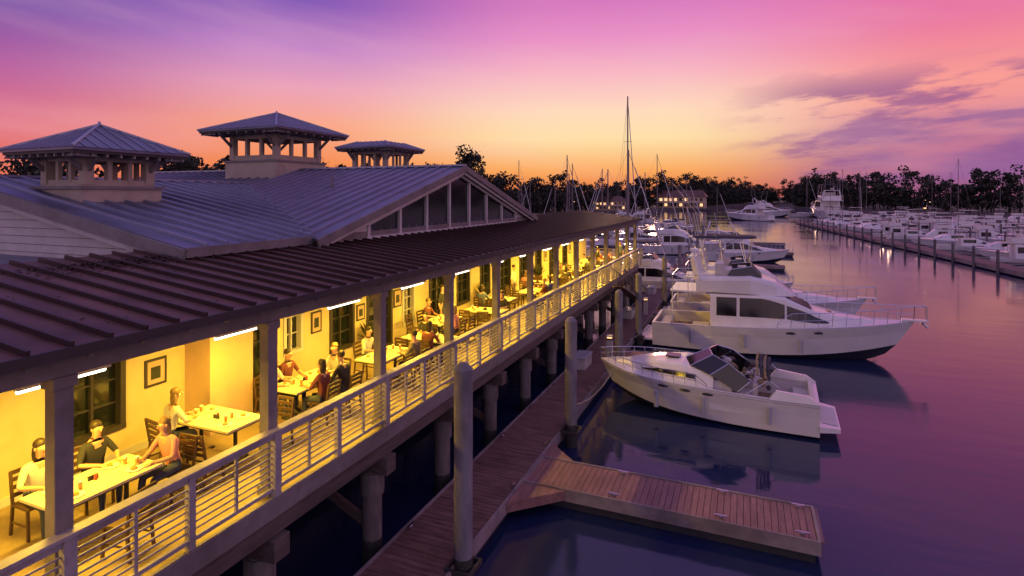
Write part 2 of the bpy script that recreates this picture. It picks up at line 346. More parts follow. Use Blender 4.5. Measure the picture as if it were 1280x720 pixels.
for z in np.arange(6.6,8.6,.2):
    xe=-11.02 if z<wz(-11) else -10.4-(z-(EZ2-.12))/SX
    if xe>rX: mb.box(rX,xe,8.335,8.352,z-.008,z+.004,'trim')
mb.box(-28,-11.25,8.4,28,1.2,6.6,'white')
mb.box(-11.22,-11.0,8.36,28,6.62,6.9,'white')
mb.box(-20,-11.22,-6,8.3,1.2,6.35,'white'); mb.box(-20.2,-11.62,-6.2,8.3,6.36,6.5,'roofblue')
mb.box(-20,-11.22,28.2,41,1.2,6.1,'white'); mb.box(-20.1,-11.62,28.1,41.3,6.12,6.3,'roofblue')
mb.box(-24,-17,26,30.5,6,7.4,'white')
mb.build('main_walls',R)
gY=19.6; gZ=9.18; hw=8.2; gs=(gZ-6.9)/hw; gx=-10.1
mb=MB()
roofplane(mb,[(gx,gY-hw,gZ-gs*hw),(-28,gY-hw,gZ-gs*hw),(-28,gY,gZ),(gx,gY,gZ)],'roofblue','roofseam')
roofplane(mb,[(gx,gY+hw,gZ-gs*hw),(-28,gY+hw,gZ-gs*hw),(-28,gY,gZ),(gx,gY,gZ)],'roofblue','roofseam')
mb.beam((gx,gY,gZ+.03),(-28,gY,gZ+.03),.28,.07,'roofseam')
for sg in (-1,1):
    mb.beam((gx+.03,gY+sg*(hw+.05),gZ-gs*hw-.12),(gx+.03,gY,gZ-.10),.06,.22,'trim')
    mb.beam((gx-.06,gY+sg*(hw-.3),gZ-gs*hw-.18),(gx-.06,gY,gZ-.27),.05,.12,'white')
mb.build('gable_roof',R)
mb=MB()
gw=-10.36
def topz(dy): return min(gZ-gs*abs(dy)-.42, 6.95+1.85*math.sqrt(max(0,1-(dy/6.6)**2)))
ys=np.linspace(-hw+.1,hw-.1,42)
for a0,a1 in zip(ys[:-1],ys[1:]):
    zt0=gZ-gs*abs(a0)-.1; zt1=gZ-gs*abs(a1)-.1
    if abs(a0)<5.9 and abs(a1)<5.9: b0,b1=topz(a0),topz(a1)
    else: b0=b1=6.72
    if min(zt0-b0,zt1-b1)>0.0: mb.add([(gw,gY+a0,b0),(gw,gY+a1,b1),(gw,gY+a1,zt1),(gw,gY+a0,zt0)],[(0,1,2,3)],'white')
mb.box(gw-.1,gw+.05,gY-5.9,gY+5.9,6.68,6.8,'white')
mb.box(-11,gw-.02,gY-hw+.15,gY-hw+.25,6.7,6.9,'white')
mb.build('gable_wall',R)
mb=MB()
P=np.linspace(-5.8,5.8,8)
for a0,a1 in zip(P[:-1],P[1:]):
    sub=np.linspace(a0,a1,5)
    for p,q in zip(sub[:-1],sub[1:]): mb.add([(gw-.05,gY+p,6.78),(gw-.05,gY+q,6.78),(gw-.05,gY+q,topz(q)+.03),(gw-.05,gY+p,topz(p)+.03)],[(0,1,2,3)],'winglass')
for a0 in P: mb.box(gw-.06,gw+.04,gY+a0-.06,gY+a0+.06,6.78,topz(a0),'white')
arc=[(gw+.03,gY+d,topz(d)+.05) for d in np.linspace(-5.9,5.9,37)]
for p,q in zip(arc[:-1],arc[1:]): mb.beam(p,q,.1,.12,'white')
mb.build('gable_windows',R)
def cupola(name,cx,cy,zb,zw,ze,zp,s,sb,rot=0,flat=0):
    mb=MB(); h=sb/2; r=s/2
    mb.box(-h-.14,h+.14,-h-.14,h+.14,zb-1.5,zw-.12,'cup'); mb.box(-h-.2,h+.2,-h-.2,h+.2,zw-.12,zw-.04,'trim')
    mb.box(-h,h,-h,h,zw-.04,zw+.02,'cup')
    zt=ze-.12
    for sx in (-1,1):
        for t in np.linspace(-h+.1,h-.1,4):
            corner=abs(abs(t)-(h-.1))<.01
            if corner: mb.box(t-.12,t+.12,sx*(h-.1)-.12,sx*(h-.1)+.12,zw,zt,'cup')
            else:
                mb.box(t-.06,t+.06,sx*(h-.06)-.05,sx*(h-.06)+.05,zw,zt,'cup'); mb.box(sx*(h-.06)-.05,sx*(h-.06)+.05,t-.06,t+.06,zw,zt,'cup')
        hd=(zt-zw)*.2; lo=(zt-zw)*.16
        mb.box(-h+.02,h-.02,sx*(h-.06)-.045,sx*(h-.06)+.045,zt-hd,zt,'cup'); mb.box(sx*(h-.06)-.044,sx*(h-.06)+.044,-h+.02,h-.02,zt-hd,zt-.001,'cup')
        mb.box(-h+.02,h-.02,sx*(h-.06)-.04,sx*(h-.06)+.04,zw,zw+lo,'cup'); mb.box(sx*(h-.06)-.041,sx*(h-.06)+.041,-h+.02,h-.02,zw,zw+lo,'cup')
        for t in (-h+.1,h-.1):
            mb.beam((t,sx*h,zt-.5*(zt-zw)),(t,sx*(r-.25),zt-.02),.08,.1,'trim'); mb.beam((sx*h,t,zt-.5*(zt-zw)),(sx*(r-.25),t,zt-.02),.08,.1,'trim')
        for t in np.linspace(-r+.15,r-.15,9):
            mb.box(t-.03,t+.03,min(sx*h,sx*(r-.06)),max(sx*h,sx*(r-.06)),ze-.2,ze-.12,'trim'); mb.box(min(sx*h,sx*(r-.06)),max(sx*h,sx*(r-.06)),t-.03,t+.03,ze-.201,ze-.121,'trim')
    mb.box(-r+.04,r-.04,-r+.04,r-.04,ze-.12,ze-.05,'frame')
    mb.box(-r,r,-r,r,ze-.05,ze+.02,'roofblue')
    ft=flat*r
    top=[(-ft,-ft,zp),(ft,-ft,zp),(ft,ft,zp),(-ft,ft,zp)] if flat else [(0,0,zp)]*4
    o=r+.03; bt=[(-o,-o,ze+.022),(o,-o,ze+.022),(o,o,ze+.022),(-o,o,ze+.022)]
    for i in range(4):
        j=(i+1)%4
        if flat: mb.poly([bt[i],bt[j],top[j],top[i]],'roofblue')
        else: mb.poly([bt[i],bt[j],top[0]],'roofblue')
        mb.beam(Vector(bt[i])+Vector((0,0,.01)),Vector(top[i])+Vector((0,0,.02)),.07,.05,'roofseam')
        A=Vector(bt[i]);B=Vector(bt[j]); C=(Vector(top[i])+Vector(top[j]))/2; mid=(A+B)/2
        for t in np.arange(.1,.95,.1):
            p=A.lerp(B,t); f=1-abs(t-.5)*2
            mb.beam(p+Vector((0,0,.012)),p+(C-mid)*(f if not flat else min(1,f/(1-flat)))+Vector((0,0,.012)),.025,.03,'roofseam')
    if flat: mb.poly(top,'roofblue')
    else: mb.cyl((0,0,zp-.05),(0,0,zp+.1),.06,.03,n=8,k='roofseam')
    ob=mb.build(name,R); ob.location=(cx,cy,0); ob.rotation_euler=(0,0,rot); return ob
cupola('cupola',-16.4,9.9,7.9,8.3,9.18,9.95,3.05,1.8)
cupola('cupola',-19.8,19.6,9.1,9.6,10.85,11.8,4.5,2.7)
cupola('cupola',-19.8,27.6,8.6,9.5,10.75,11.15,3.7,2.3,flat=.5)
mb=MB()
for (x,y) in ((-14,16.5),(-22,15),(-15,23)): 
    z=gZ-gs*abs(y-gY); mb.cyl((x,y,z-.1),(x,y,z+.35),.05,n=8,k='alu'); mb.cyl((x,y,z+.35),(x,y,z+.42),.09,.03,n=8,k='alu')
mb.build('roof_vents',R)
# ------------------------------------------------------------ docks
def plankdock(x0,x1,y0,y1,z,along,k='plank'):
    mb=MB(); st=.148
    if along=='Y':
        y=y0
        while y<y1-.01:
            j=random.uniform(-.004,.004); mb.box(x0+.02,x1-.02,y,y+st-.012,z-.04,z+j,k); y+=st
    else:
        x=x0
        while x<x1-.01:
            j=random.uniform(-.004,.004); mb.box(x,x+st-.012,y0+.02,y1-.02,z-.04,z+j,k); x+=st
    mb.box(x0-.05,x0+.015,y0,y1,z-.28,z+.03,'dockside'); mb.box(x1-.015,x1+.05,y0,y1,z-.28,z+.03,'dockside')
    mb.box(x0-.04,x1+.04,y0-.05,y0-.001,z-.28,z+.028,'dockside'); mb.box(x0-.04,x1+.04,y1+.001,y1+.05,z-.28,z+.028,'dockside')
    mb.box(x0+.06,x1-.06,y0+.05,y1-.05,-.3,z-.06,'float')
    return mb
def cleat(mb,x,y,dirY=True):
    if dirY: mb.box(x-.02,x+.02,y-.14,y+.14,.565,.59,'steel'); mb.box(x-.03,x+.03,y-.05,y+.05,.5,.566,'steel')
    else: mb.box(x-.14,x+.14,y-.02,y+.02,.565,.59,'steel'); mb.box(x-.05,x+.05,y-.03,y+.03,.5,.566,'steel')
mb=plankdock(-7.05,-5.42,-3,118,.5,'Y')
for y in np.arange(3,60,2.6):
    for x in (-6.95,-5.5): cleat(mb,x,y)
mb.build('floating_dock')
mb=plankdock(-5.33,1.5,13.75,15.2,.5,'X','comp')
mb.add([(-5.36,13.7,.49),(-4.2,13.7,.49),(-5.36,12.6,.49),(-5.36,13.7,.25),(-4.2,13.7,.25),(-5.36,12.6,.25)],[(0,1,2)[::-1],(3,4,5),(1,4,5,2)[::-1]],'comp')
mb.add([(-5.36,15.26,.49),(-4.4,15.26,.49),(-5.36,16.2,.49),(-5.36,15.26,.25),(-4.4,15.26,.25),(-5.36,16.2,.25)],[(0,1,2),(3,4,5)[::-1],(1,4,5,2)],'comp')
for x in (-3,-.5,1.2): cleat(mb,x,13.88,False); cleat(mb,x,15.07,False)
mb.build('finger_pier')
for yy,xl in ((26.2,-1.8),(36.6,-1),(50,3),(66,4),(82,6),(98,6)):
    mb=plankdock(-5.33,xl,yy,yy+1.1,.5,'X','comp'); mb.build('finger_pier')
def piling(x,y,top,r=.2):
    mb=MB(); mb.cyl((x,y,.7),(x,y,top),r,n=24,k='pile2'); mb.cyl((x,y,-2),(x,y,.72),r*1.01,n=24,k='pilewet')
    mb.cyl((x,y,top),(x,y,top+.12),r*1.03,r*.45,n=24,k='pile2')
    mb.box(x-r-.1,x+r+.1,y-r-.1,y-r-.04,.45,.56,'frame'); mb.box(x-r-.1,x+r+.1,y+r+.04,y+r+.1,.45,.56,'frame'); mb.box(x-r-.1,x-r-.04,y-r-.04,y+r+.04,.45,.558,'frame'); mb.box(x+r+.04,x+r+.1,y-r-.04,y+r+.04,.45,.558,'frame')
    mb.build('mooring_piling',smooth=.6)
piling(-5.25,10.1,4.5,.19); piling(-5.12,17.3,4.0,.19); piling(-5.15,24.9,3.7,.17); piling(-5.15,30.0,3.8,.17)
for y in (40,50,60,70,80): piling(-5.1,y,3.7,.17)
def pedestal(x,y):
    mb=MB(); mb.box(x-.12,x+.12,y-.12,y+.12,.5,1.35,'white'); mb.box(x-.14,x+.14,y-.14,y+.14,1.35,1.42,'frame'); mb.box(x-.1,x+.1,y-.1,y+.1,1.42,1.5,'dim'); mb.box(x-.13,x+.13,y-.13,y+.13,1.5,1.56,'white'); mb.build('dock_power_pedestal')
for y in (25.7,36,45.3,55.4,65,75): pedestal(-5.75,y)
def dockbox(x,y):
    mb=MB(); mb.box(x-.3,x+.3,y-.6,y+.6,.5,.95,'white'); mb.box(x-.33,x+.33,y-.63,y+.63,.951,1.03,'gel2'); mb.build('dock_box',bevel=.02)
for y in (24.0,34.8,44,54.2,64): dockbox(-6.6,y)
mb=MB()
for sx in (-6.75,-6.15): 
    mb.beam((sx,31,2.98),(sx,39,.62),.06,.12,'alu'); mb.beam((sx,31,3.95),(sx,39,1.6),.05,.05,'alu')
    for i in range(9): y=31+i; z=2.98-2.36*i/8; mb.beam((sx,y,z),(sx,y,z+.98),.04,.04,'alu')
mb.beam((-6.45,31,2.97),(-6.45,39,.61),.54,.04,'plank'); mb.build('gangway')
# ------------------------------------------------------------ boats
def hull(mb,L,B,zs,zb,cock,floor=.5,nst=17,draft=.45,stripe=True,full=2.5,k0=.38):
    st=[]
    for i in range(nst):
        t=i/(nst-1); tt=max(0,(t-k0)/(1-k0))
        hb=B/2*(.9+.1*min(t/.35,1))*(1-tt**full)+.02
        sh=zs+(zb-zs)*t**1.7
        hc=hb*(.88-.36*t**2.5); zc=.10+.75*t**3.2*(zb/2); zk=-draft+ (draft+.35)*t**5
        xs=L*t; xc=L*t*(1-.06*t); xk=L*t*(1-.10*t)
        f=.62; hm=hc+(hb-hc)*f*.8; zm=zc+(sh-zc)*f; xm=xc+(xs-xc)*f
        f2=.68; hm2=hc+(hb-hc)*f2*.85; zm2=zc+(sh-zc)*f2; xm2=xc+(xs-xc)*f2
        hi=max(hb-.13,.004)
        st.append([(xk,0,zk),(xc,hc,zc),(xm,hm,zm),(xm2,hm2,zm2),(xs,hb,sh),(xs-.02*t,hb-.01,sh+.05),(xs-.12*t,hi,sh+.05)])
    ks=['antifoul','gel','navy' if stripe else 'gel','gel','gel2','gel']
    for sgn in (1,-1):
        for a,b_ in zip(st[:-1],st[1:]):
            for j in range(6):
                q=[a[j],b_[j],b_[j+1],a[j+1]]; q=[(x,y*sgn,z) for x,y,z in q]
                if sgn<0:q=q[::-1]
                mb.poly(q[::-1],ks[j])
    a=st[0]; mb.poly([(x,y,z) for x,y,z in a[:6]]+[(x,-y,z) for x,y,z in reversed(a[1:6])],'gel')
    for i,(a,b_) in enumerate(zip(st[:-1],st[1:])):
        t0=i/(nst-1)
        p,q=a[6],b_[6]
        if t0>=cock-.001:
            ca=(p[0],0,p[2]+.10*min(1,p[1])); cb=(q[0],0,q[2]+.10*min(1,q[1]))
            mb.poly([p,ca,cb,q][::-1],'gel'); mb.poly([(p[0],-p[1],p[2]),ca,cb,(q[0],-q[1],q[2])],'gel')
        else:
            for sgn in (1,-1): mb.poly([(p[0],sgn*p[1],p[2]),(q[0],sgn*q[1],q[2]),(q[0],sgn*q[1],floor),(p[0],sgn*p[1],floor)],'gel')
            mb.poly([(p[0],-p[1],floor),(q[0],-q[1],floor),(q[0],q[1],floor),(p[0],p[1],floor)],'teak')
    ic=round(cock*(nst-1)); c_=st[ic][6]; mb.poly([(c_[0],-c_[1],floor),(c_[0],c_[1],floor),(c_[0],c_[1],c_[2]+.0),(c_[0],0,c_[2]+.1),(c_[0],-c_[1],c_[2])],'gel')
    t_=st[0][6]; mb.box(.0+.002,.12,-t_[1],t_[1],floor,zs+.048,'gel')
    return st
def sec_at(secs,x):
    for a,b_ in zip(secs[:-1],secs[1:]):
        if a[0]<=x<=b_[0]:
            t=(x-a[0])/(b_[0]-a[0]+1e-9); return tuple(a[i]+(b_[i]-a[i])*t for i in range(5))
    return secs[-1]
def house(mb,secs,k='gel',r=.14):
    rings=[]
    for (x,wb,wt,zb,zt) in secs:
        rr=min(r,(zt-zb)*.4+.001,wt*.4)
        rings.append([(x,wb,zb),(x,wt+(wb-wt)*rr/(zt-zb+1e-6)*.5,zt-rr),(x,wt-.3*rr,zt-.3*rr),(x,wt-rr,zt),(x,0,zt+.03),(x,-wt+rr,zt),(x,-wt+.3*rr,zt-.3*rr),(x,-wt-(wb-wt)*rr/(zt-zb+1e-6)*.5,zt-rr),(x,-wb,zb)])
    for a,b_ in zip(rings[:-1],rings[1:]):
        for j in range(8): mb.poly([a[j],b_[j],b_[j+1],a[j+1]][::-1],k)
    mb.poly(rings[0],k); mb.poly(rings[-1][::-1],k)
def sidewin(mb,secs,x0,x1,f0,f1,k='bglass',n=6,taper=.0,off=.014):
    for sgn in (1,-1):
        pr=None
        for i in range(n+1):
            x=x0+(x1-x0)*i/n; s=sec_at(secs,x)
            g=f1-(f1-f0)*taper*(max(0,(i/n-.5)*2)**1.5)
            def pt(f): return (x,sgn*(s[1]+(s[2]-s[1])*f+off),s[3]+(s[4]-s[3])*f)
            cur=(pt(f0),pt(g))
            if pr: mb.poly([pr[0],cur[0],cur[1],pr[1]],k)
            pr=cur
def rails(mb,st,i0,i1,h=.62,r=.016):
    for sgn in (1,-1):
        top=[];mid=[]
        for i in range(i0,i1+1):
            p=st[i][5]; hh=h*(.35 if i==i0 else 1)
            t=Vector((p[0]+.04,sgn*(max(p[1]-.05,.0)),p[2]+hh)); top.append(t)
            mb.cyl((p[0],sgn*max(p[1]-.08,0),p[2]),t,r*.9,n=5,k='steel')
            mid.append(Vector((p[0]+.02,sgn*(max(p[1]-.06,.0)),p[2]+hh*.5)))
        mb.tube(top,r); mb.tube(mid,r*.6)
def flybridge(L=12.0,B=3.9,hard=True):
    mb=MB(); st=hull(mb,L,B,1.3,2.0,.25,floor=.75,nst=21,draft=.7,stripe=False)
    mb.box(-.75,.0,-B*.4,B*.4,.32,.42,'gel')
    hs=[(2.9,1.62,1.5,1.35,3.0),(5.4,1.6,1.46,1.4,3.05),(6.4,1.55,1.34,1.45,2.95),(7.7,1.38,1.1,1.55,2.35),(8.8,1.05,.85,1.7,2.15),(10.2,.55,.4,1.85,2.0)]
    house(mb,hs); sidewin(mb,hs,4.3,6.35,.34,.9,taper=.2); sidewin(mb,hs,3.2,4.15,.34,.9); sidewin(mb,hs,6.45,8.3,.34,.78,taper=.8)
    for (ya,yb) in ((-1.05,-.36),(-.32,.32),(.36,1.05)):
        mb.poly([(6.48,ya,2.955),(6.48,yb,2.955),(7.6,yb*.92,2.43),(7.6,ya*.92,2.43)],'bglass')
    fb=[(2.2,1.5,1.52,3.06,3.8),(4.8,1.45,1.45,3.06,3.95),(6.0,1.15,1.05,3.0,3.65),(6.8,.7,.6,2.95,3.1)]
    house(mb,fb,r=.2); mb.box(.9,2.7,-1.45,1.45,2.98,3.06,'gel')
    for sgn in (1,-1): mb.cyl((1.0,sgn*1.35,1.35),(1.0,sgn*1.35,2.98),.035,n=6,k='gel')
    mb.poly([(5.35,-.95,3.88),(5.35,.95,3.88),(4.85,1.0,4.4),(4.85,-1.0,4.4)],'bglass')
    for sgn in (1,-1): mb.poly([(3.7,sgn*1.42,3.93),(5.35,sgn*.97,3.88),(4.85,sgn*1.0,4.4),(3.9,sgn*1.3,4.25)],'bglass')
    mb.tube([(3.9,-1.3,4.26),(4.85,-1.0,4.41),(4.85,1.0,4.41),(3.9,1.3,4.26)],.02)
    mb.box(3.1,3.5,-.9,.9,3.9,4.45,'vinyl'); mb.box(3.5,3.9,-.9,.9,3.9,4.15,'vinyl'); mb.box(4.2,4.6,-.4,.4,3.9,4.3,'gel2')
    for sgn in (1,-1): mb.beam((2.3,sgn*1.45,3.6),(2.0,sgn*1.15,4.75),.08,.35,'gel')
    mb.beam((2.0,-1.2,4.78),(2.0,1.2,4.78),.4,.09,'gel'); mb.cyl((2.0,0,4.82),(2.0,0,5.0),.05,n=8,k='gel'); mb.cyl((2,0,5.0),(2,0,5.15),.26,.22,n=12,k='gel')
    for sgn in (1,-1): mb.cyl((2.0,sgn*1.1,4.8),(1.5,sgn*1.2,7.4),.014,n=4,k='gel')
    if hard:
        ht=[(1.4,1.1,.9,5.72,5.8),(1.8,1.4,1.3,5.72,5.86),(5.0,1.35,1.25,5.74,5.88),(5.5,1.0,.8,5.76,5.84)]
        house(mb,ht,'canvas',r=.05)
        for sgn in (1,-1):
            for (xa,xb) in ((2.3,1.9),(3.4,3.2),(4.9,4.6),(4.9,5.3)): mb.cyl((xa,sgn*1.4,3.6),(xb,sgn*1.2,5.74),.03,n=6)
            mb.cyl((2.0,sgn*1.35,4.4),(4.6,sgn*1.25,5.7),.018,n=5)
    for sgn in (1,-1):
        mb.tube([(1.0,sgn*1.4,3.06),(1.0,sgn*1.42,3.85),(2.4,sgn*1.48,3.9)],.02); mb.cyl((1.8,sgn*1.42,3.06),(1.8,sgn*1.42,3.88),.016,n=5)
    mb.tube([(1.0,-1.4,3.85),(1.0,1.4,3.85)],.02)
    rails(mb,st,10,20,.7,.018)
    tp=st[-1][5]; mb.box(tp[0]-.5,tp[0]+.55,-.2,.2,tp[2]-.02,tp[2]+.06,'gel'); mb.cyl((tp[0]+.3,0,tp[2]-.05),(tp[0]+.55,0,tp[2]-.28),.05,n=6)
    for sgn in (1,-1): mb.tube([(tp[0]+.02,sgn*.03,tp[2]+.7),(tp[0]+.5,sgn*.12,tp[2]+.72),(tp[0]+.5,sgn*.12,tp[2]+.05)],.018)
    mb.box(2.0,2.8,-1.3,-.5,.76,1.3,'vinyl'); mb.box(.3,.8,-1.2,1.2,.76,1.15,'vinyl')
    for x in (2.,4.5,7): 
        for sgn in (1,-1): mb.cyl((x,sgn*(B/2+.08),1.15),(x,sgn*(B/2+.06),.5),.11,n=8,k='gel2')
    mb.box(8.0,8.5,-.28,.28,2.2,2.27,'bglass')
    for i_ in (11,13):
        for sgn in (1,-1):
            p=st[i_][3]; q=st[i_][4]; c_=[(p[j]*.45+q[j]*.55) for j in range(3)]
            mb.ell((c_[0],sgn*(c_[1]+.0),c_[2]),(.24,.05,.07),'bglass',n=10,m=6)
    return mb
def cruiser(L=7.7,B=2.9,canvas=True):
    mb=MB(); st=hull(mb,L,B,1.15,1.42,.45,floor=.55,nst=21,draft=.5,full=3.1,k0=.48,stripe=False)
    mb.add([(-.6,-B*.38,.32),(-.6,B*.38,.32),(0.01,B*.44,.3),(0.01,-B*.44,.3),(-.6,-B*.38,.45),(-.6,B*.38,.45),(0.01,B*.44,.5),(0.01,-B*.44,.5)],[(3,2,1,0),(4,5,6,7),(0,1,5,4),(1,2,6,5),(3,0,4,7)],'gel')
    mb.add([(-.55,-B*.3,.47),(-.55,B*.3,.47),(-.06,B*.3,.51),(-.06,-B*.3,.51)],[(0,1,2,3)[::-1]],'vinyl')
    hs=[(3.3,1.2,1.05,1.2,1.76),(4.4,1.16,.98,1.22,1.88),(5.4,1.0,.8,1.28,1.82),(6.4,.65,.46,1.36,1.64),(7.0,.32,.16,1.42,1.5)]
    house(mb,hs,r=.2); sidewin(mb,hs,3.9,5.9,.4,.66,taper=.7)
    mb.box(4.6,5.1,-.25,.25,1.9,1.95,'bglass')
    for sgn in (1,-1):
        for i_ in (9,11,13):
            p=st[i_][3]; q=st[i_][4]; c_=[(p[j]*.4+q[j]*.6) for j in range(3)]
            mb.ell((c_[0],sgn*c_[1],c_[2]),(.2,.05,.05),'bglass',n=10,m=6)
        for i in range(0,19):
            a=st[i];b_=st[i+1]; f=.86
            P_=[tuple(a[3][j]*(1-f)+a[4][j]*f for j in range(3)),tuple(b_[3][j]*(1-f)+b_[4][j]*f for j in range(3))]
            mb.cyl((P_[0][0],sgn*(P_[0][1]+.005),P_[0][2]),(P_[1][0],sgn*(P_[1][1]+.005),P_[1][2]),.012,n=4,k='gel2')
    A=[(2.5,1.2,1.22),(3.4,1.14,1.68),(4.1,.88,1.86),(4.4,0,1.9),(4.1,-.88,1.86),(3.4,-1.14,1.68),(2.5,-1.2,1.22)]
    T=[(2.1,1.12,1.62),(2.8,1.02,2.12),(3.35,.75,2.3),(3.55,0,2.34),(3.35,-.75,2.3),(2.8,-1.02,2.12),(2.1,-1.12,1.62)]
    for i in range(6): mb.poly([A[i],A[i+1],T[i+1],T[i]],'bglass')
    mb.tube(T,.022)
    for a_,b_ in zip(A,T): mb.cyl(a_,b_,.018,n=5)
    mb.box(2.7,3.45,-.95,.95,.55,1.5,'gel')
    for ya in (.2,-.95):
        mb.box(1.9,2.45,ya,ya+.75,.55,1.1,'vinyl'); mb.box(1.88,2.02,ya,ya+.75,1.1,1.5,'vinyl')
    mb.box(.2,.75,-1.1,1.1,.55,.98,'vinyl'); mb.box(.13,.27,-1.1,1.1,.98,1.3,'vinyl')
    # stern corner fairings
    for sgn in (1,-1):
        mb.add([(0.0,sgn*1.34,1.2),(1.5,sgn*1.42,1.2),(1.5,sgn*1.2,1.2),(0.0,sgn*1.12,1.2),(0.3,sgn*1.28,1.42),(1.3,sgn*1.36,1.5),(1.3,sgn*1.22,1.5),(.3,sgn*1.14,1.42)],[(0,1,5,4),(1,2,6,5),(2,3,7,6),(3,0,4,7),(4,5,6,7)],'gel')
    if canvas:
        rr=random.Random(3)
        # folded bimini bundle on a low frame, cushions and bags
        for j in range(4):
            z=1.98+.05*j; x=1.5+.12*j
            pts=[(x,-1.1,z-.25),(x+.03,-.9,z),(x+.05,-.3,z+.08),(x+.05,.3,z+.09),(x+.03,.9,z),(x,1.1,z-.25)]; mb.tube(pts,.055-.006*j,k='tan' if j%2 else 'canvas',n=7)
        for sgn in (1,-1): mb.tube([(2.2,sgn*1.15,1.2),(1.5,sgn*1.1,1.75),(1.2,sgn*1.05,1.5)],.018)
        for i in range(60):
            x=rr.uniform(1.5,3.5); y=rr.uniform(-1.0,1.0); zb=1.5 if x>2.65 else 1.25
            mb.ell((x,y,zb+rr.uniform(0,.42)),(rr.uniform(.06,.17),rr.uniform(.06,.16),rr.uniform(.04,.12)),('tan','canvas','tan','vinyl','wood')[i%5],n=7,m=5)
    rails(mb,st,9,20,.42,.014)
    for x in (1.5,3.6,5.2): 
        for sgn in (1,-1): mb.cyl((x,sgn*(B/2+.09),1.0),(x,sgn*(B/2+.07),.42),.09,n=8,k='gel2')
    return mb
def tower_boat():
    mb=MB(); mb.merge(flybridge(),Matrix.Identity(4))
    for sgn in (1,-1):
        mb.tube([(1.2,sgn*1.5,1.4),(2.2,sgn*1.1,5.7),(2.6,sgn*.7,6.9)],.035); mb.tube([(5.0,sgn*1.4,3.2),(4.4,sgn*1.0,5.7),(3.8,sgn*.7,6.9)],.035)
        mb.cyl((3.0,sgn*1.3,5.8),(.2,sgn*2.6,9.5),.02,.01,n=5,k='steel')
    mb.box(2.5,3.9,-.75,.75,6.9,6.95,'canvas')
    return mb
def sailboat(L=10,mh=14):
    mb=MB(); st=hull(mb,L,3.1,1.0,1.35,.28,floor=.6,nst=13,draft=.5)
    hs=[(2.8,1.0,.85,1.05,1.55),(5,.95,.8,1.1,1.6),(6.8,.5,.4,1.2,1.45)]; house(mb,hs); sidewin(mb,hs,3,6.3,.35,.7,n=3,taper=.4)
    mx=L*.55; mb.cyl((mx,0,1.3),(mx,0,mh),.11,.07,n=7,k='alu')
    mb.cyl((mx,0,2.5),(mx-L*.4,0,2.4),.06,n=6,k='alu'); mb.cyl((mx-.1,0,2.68),(mx-L*.39,0,2.56),.15,.10,n=7,k='canvas')
    for f in (.45,.72):
        z=1.3+(mh-1.3)*f; mb.cyl((mx,-.75*(1.3-f),z),(mx,.75*(1.3-f),z),.02,n=4,k='alu')
    for sgn in (1,-1): mb.tube([(mx,sgn*1.45,1.1),(mx,sgn*.65,1.3+(mh-1.3)*.45),(mx,0,mh-.2)],.012,k='alu',n=3)
    mb.cyl((L-.1,0,1.4),(mx,0,mh-.3),.03,n=4,k='alu'); mb.cyl((L-.5,0,1.9),(mx+.8,0,mh*.85),.07,.04,n=5,k='gel'); mb.cyl((.1,0,1.1),(mx,0,mh),.012,n=3,k='alu')
    mb.tube([(1.9,-.9,1.1),(1.9,-.9,2.4),(1.9,.9,2.4),(1.9,.9,1.1)],.02); mb.box(.7,2.3,-1,1,2.4,2.45,'canvas')
    return mb
fly0=flybridge(hard=False).mesh('motor_yacht_mesh',.7); fly=flybridge().mesh('motor_yacht_mesh',.7); cr=cruiser().mesh('cabin_cruiser_mesh',.7); cr2=cruiser(canvas=False).mesh('cabin_cruiser_mesh',.7); tow=tower_boat().mesh('sport_fishing_boat_mesh',.7)
sb=[sailboat(9.5,12.5).mesh('s1',.7),sailboat(11,15).mesh('s2',.7),sailboat(12.5,18.8).mesh('s3',.7)]
inst(cr,'cabin_cruiser',(2.35,21.9,0),math.radians(180-3))
inst(fly0,'motor_yacht',(-4.5,32.0,0),math.radians(0))
inst(tow,'sport_fishing_boat',(-4.4,38.7,0),math.radians(1),.93)
inst(cr2,'cabin_cruiser',(-4.2,47.5,0),0,1.0); inst(fly0,'motor_yacht',(-4.6,74,0),.02,.8)
def rope(p,q,sag=.25):
    mb=MB(); p=Vector(p);q=Vector(q); pts=[p.lerp(q,t)-Vector((0,0,sag*4*t*(1-t))) for t in np.linspace(0,1,9)]; mb.tube(pts,.018,k='rope'); mb.build('mooring_line')
rope((-5.0,21.9,1.45),(-5.5,23.8,.58),.1); rope((-4.6,21.4,1.4),(-5.12,17.3,1.3),.35); rope((-4.4,31.0,1.3),(-5.5,29,.58),.15); rope((-4.4,33.3,1.3),(-5.5,34.2,.58),.1)
sl_=[(-12,54,2,1.5),(-17,62,1,0),(-20,70,0,2),(-9.5,62,0,3.2),(-24,66,1,1),(-13,74,1,3.1),(-17,84,2,.2),(-30,84,1,0),(-27,96,0,3),(-10,92,1,3.1),(-14,104,1,0),(-38,92,0,1.5),(-22,112,1,3),(-9,118,0,0),(-30,128,1,0),(-40,118,1,3),(-18,132,0,0),(-48,108,2,1),(-12,146,1,3)]
for i,(x,y,k_,rz) in enumerate(sl_): inst(sb[k_],'sailboat',(x,y,0),rz+random.uniform(-.1,.1),1 if i==0 else random.uniform(.75,.9))
for x,y in ((-15,47),(-21,48),(-27,52),(-34,60),(-10.5,48),(-25,58),(-30,74),(-12,67),(-13,80),(-20,90),(-36,104),(-27,140),(-40,140),(-15,160),(-25,170),(-38,176)):
    inst(random.choice([fly,cr2,fly0]),'motor_yacht',(x,y,0),random.choice([0,1.57,3.1])+random.uniform(-.15,.15),random.uniform(.7,.9))
for y in (88,125): 
    mb=plankdock(-40,-9,y,y+1.8,.5,'X'); mb.build('floating_dock')
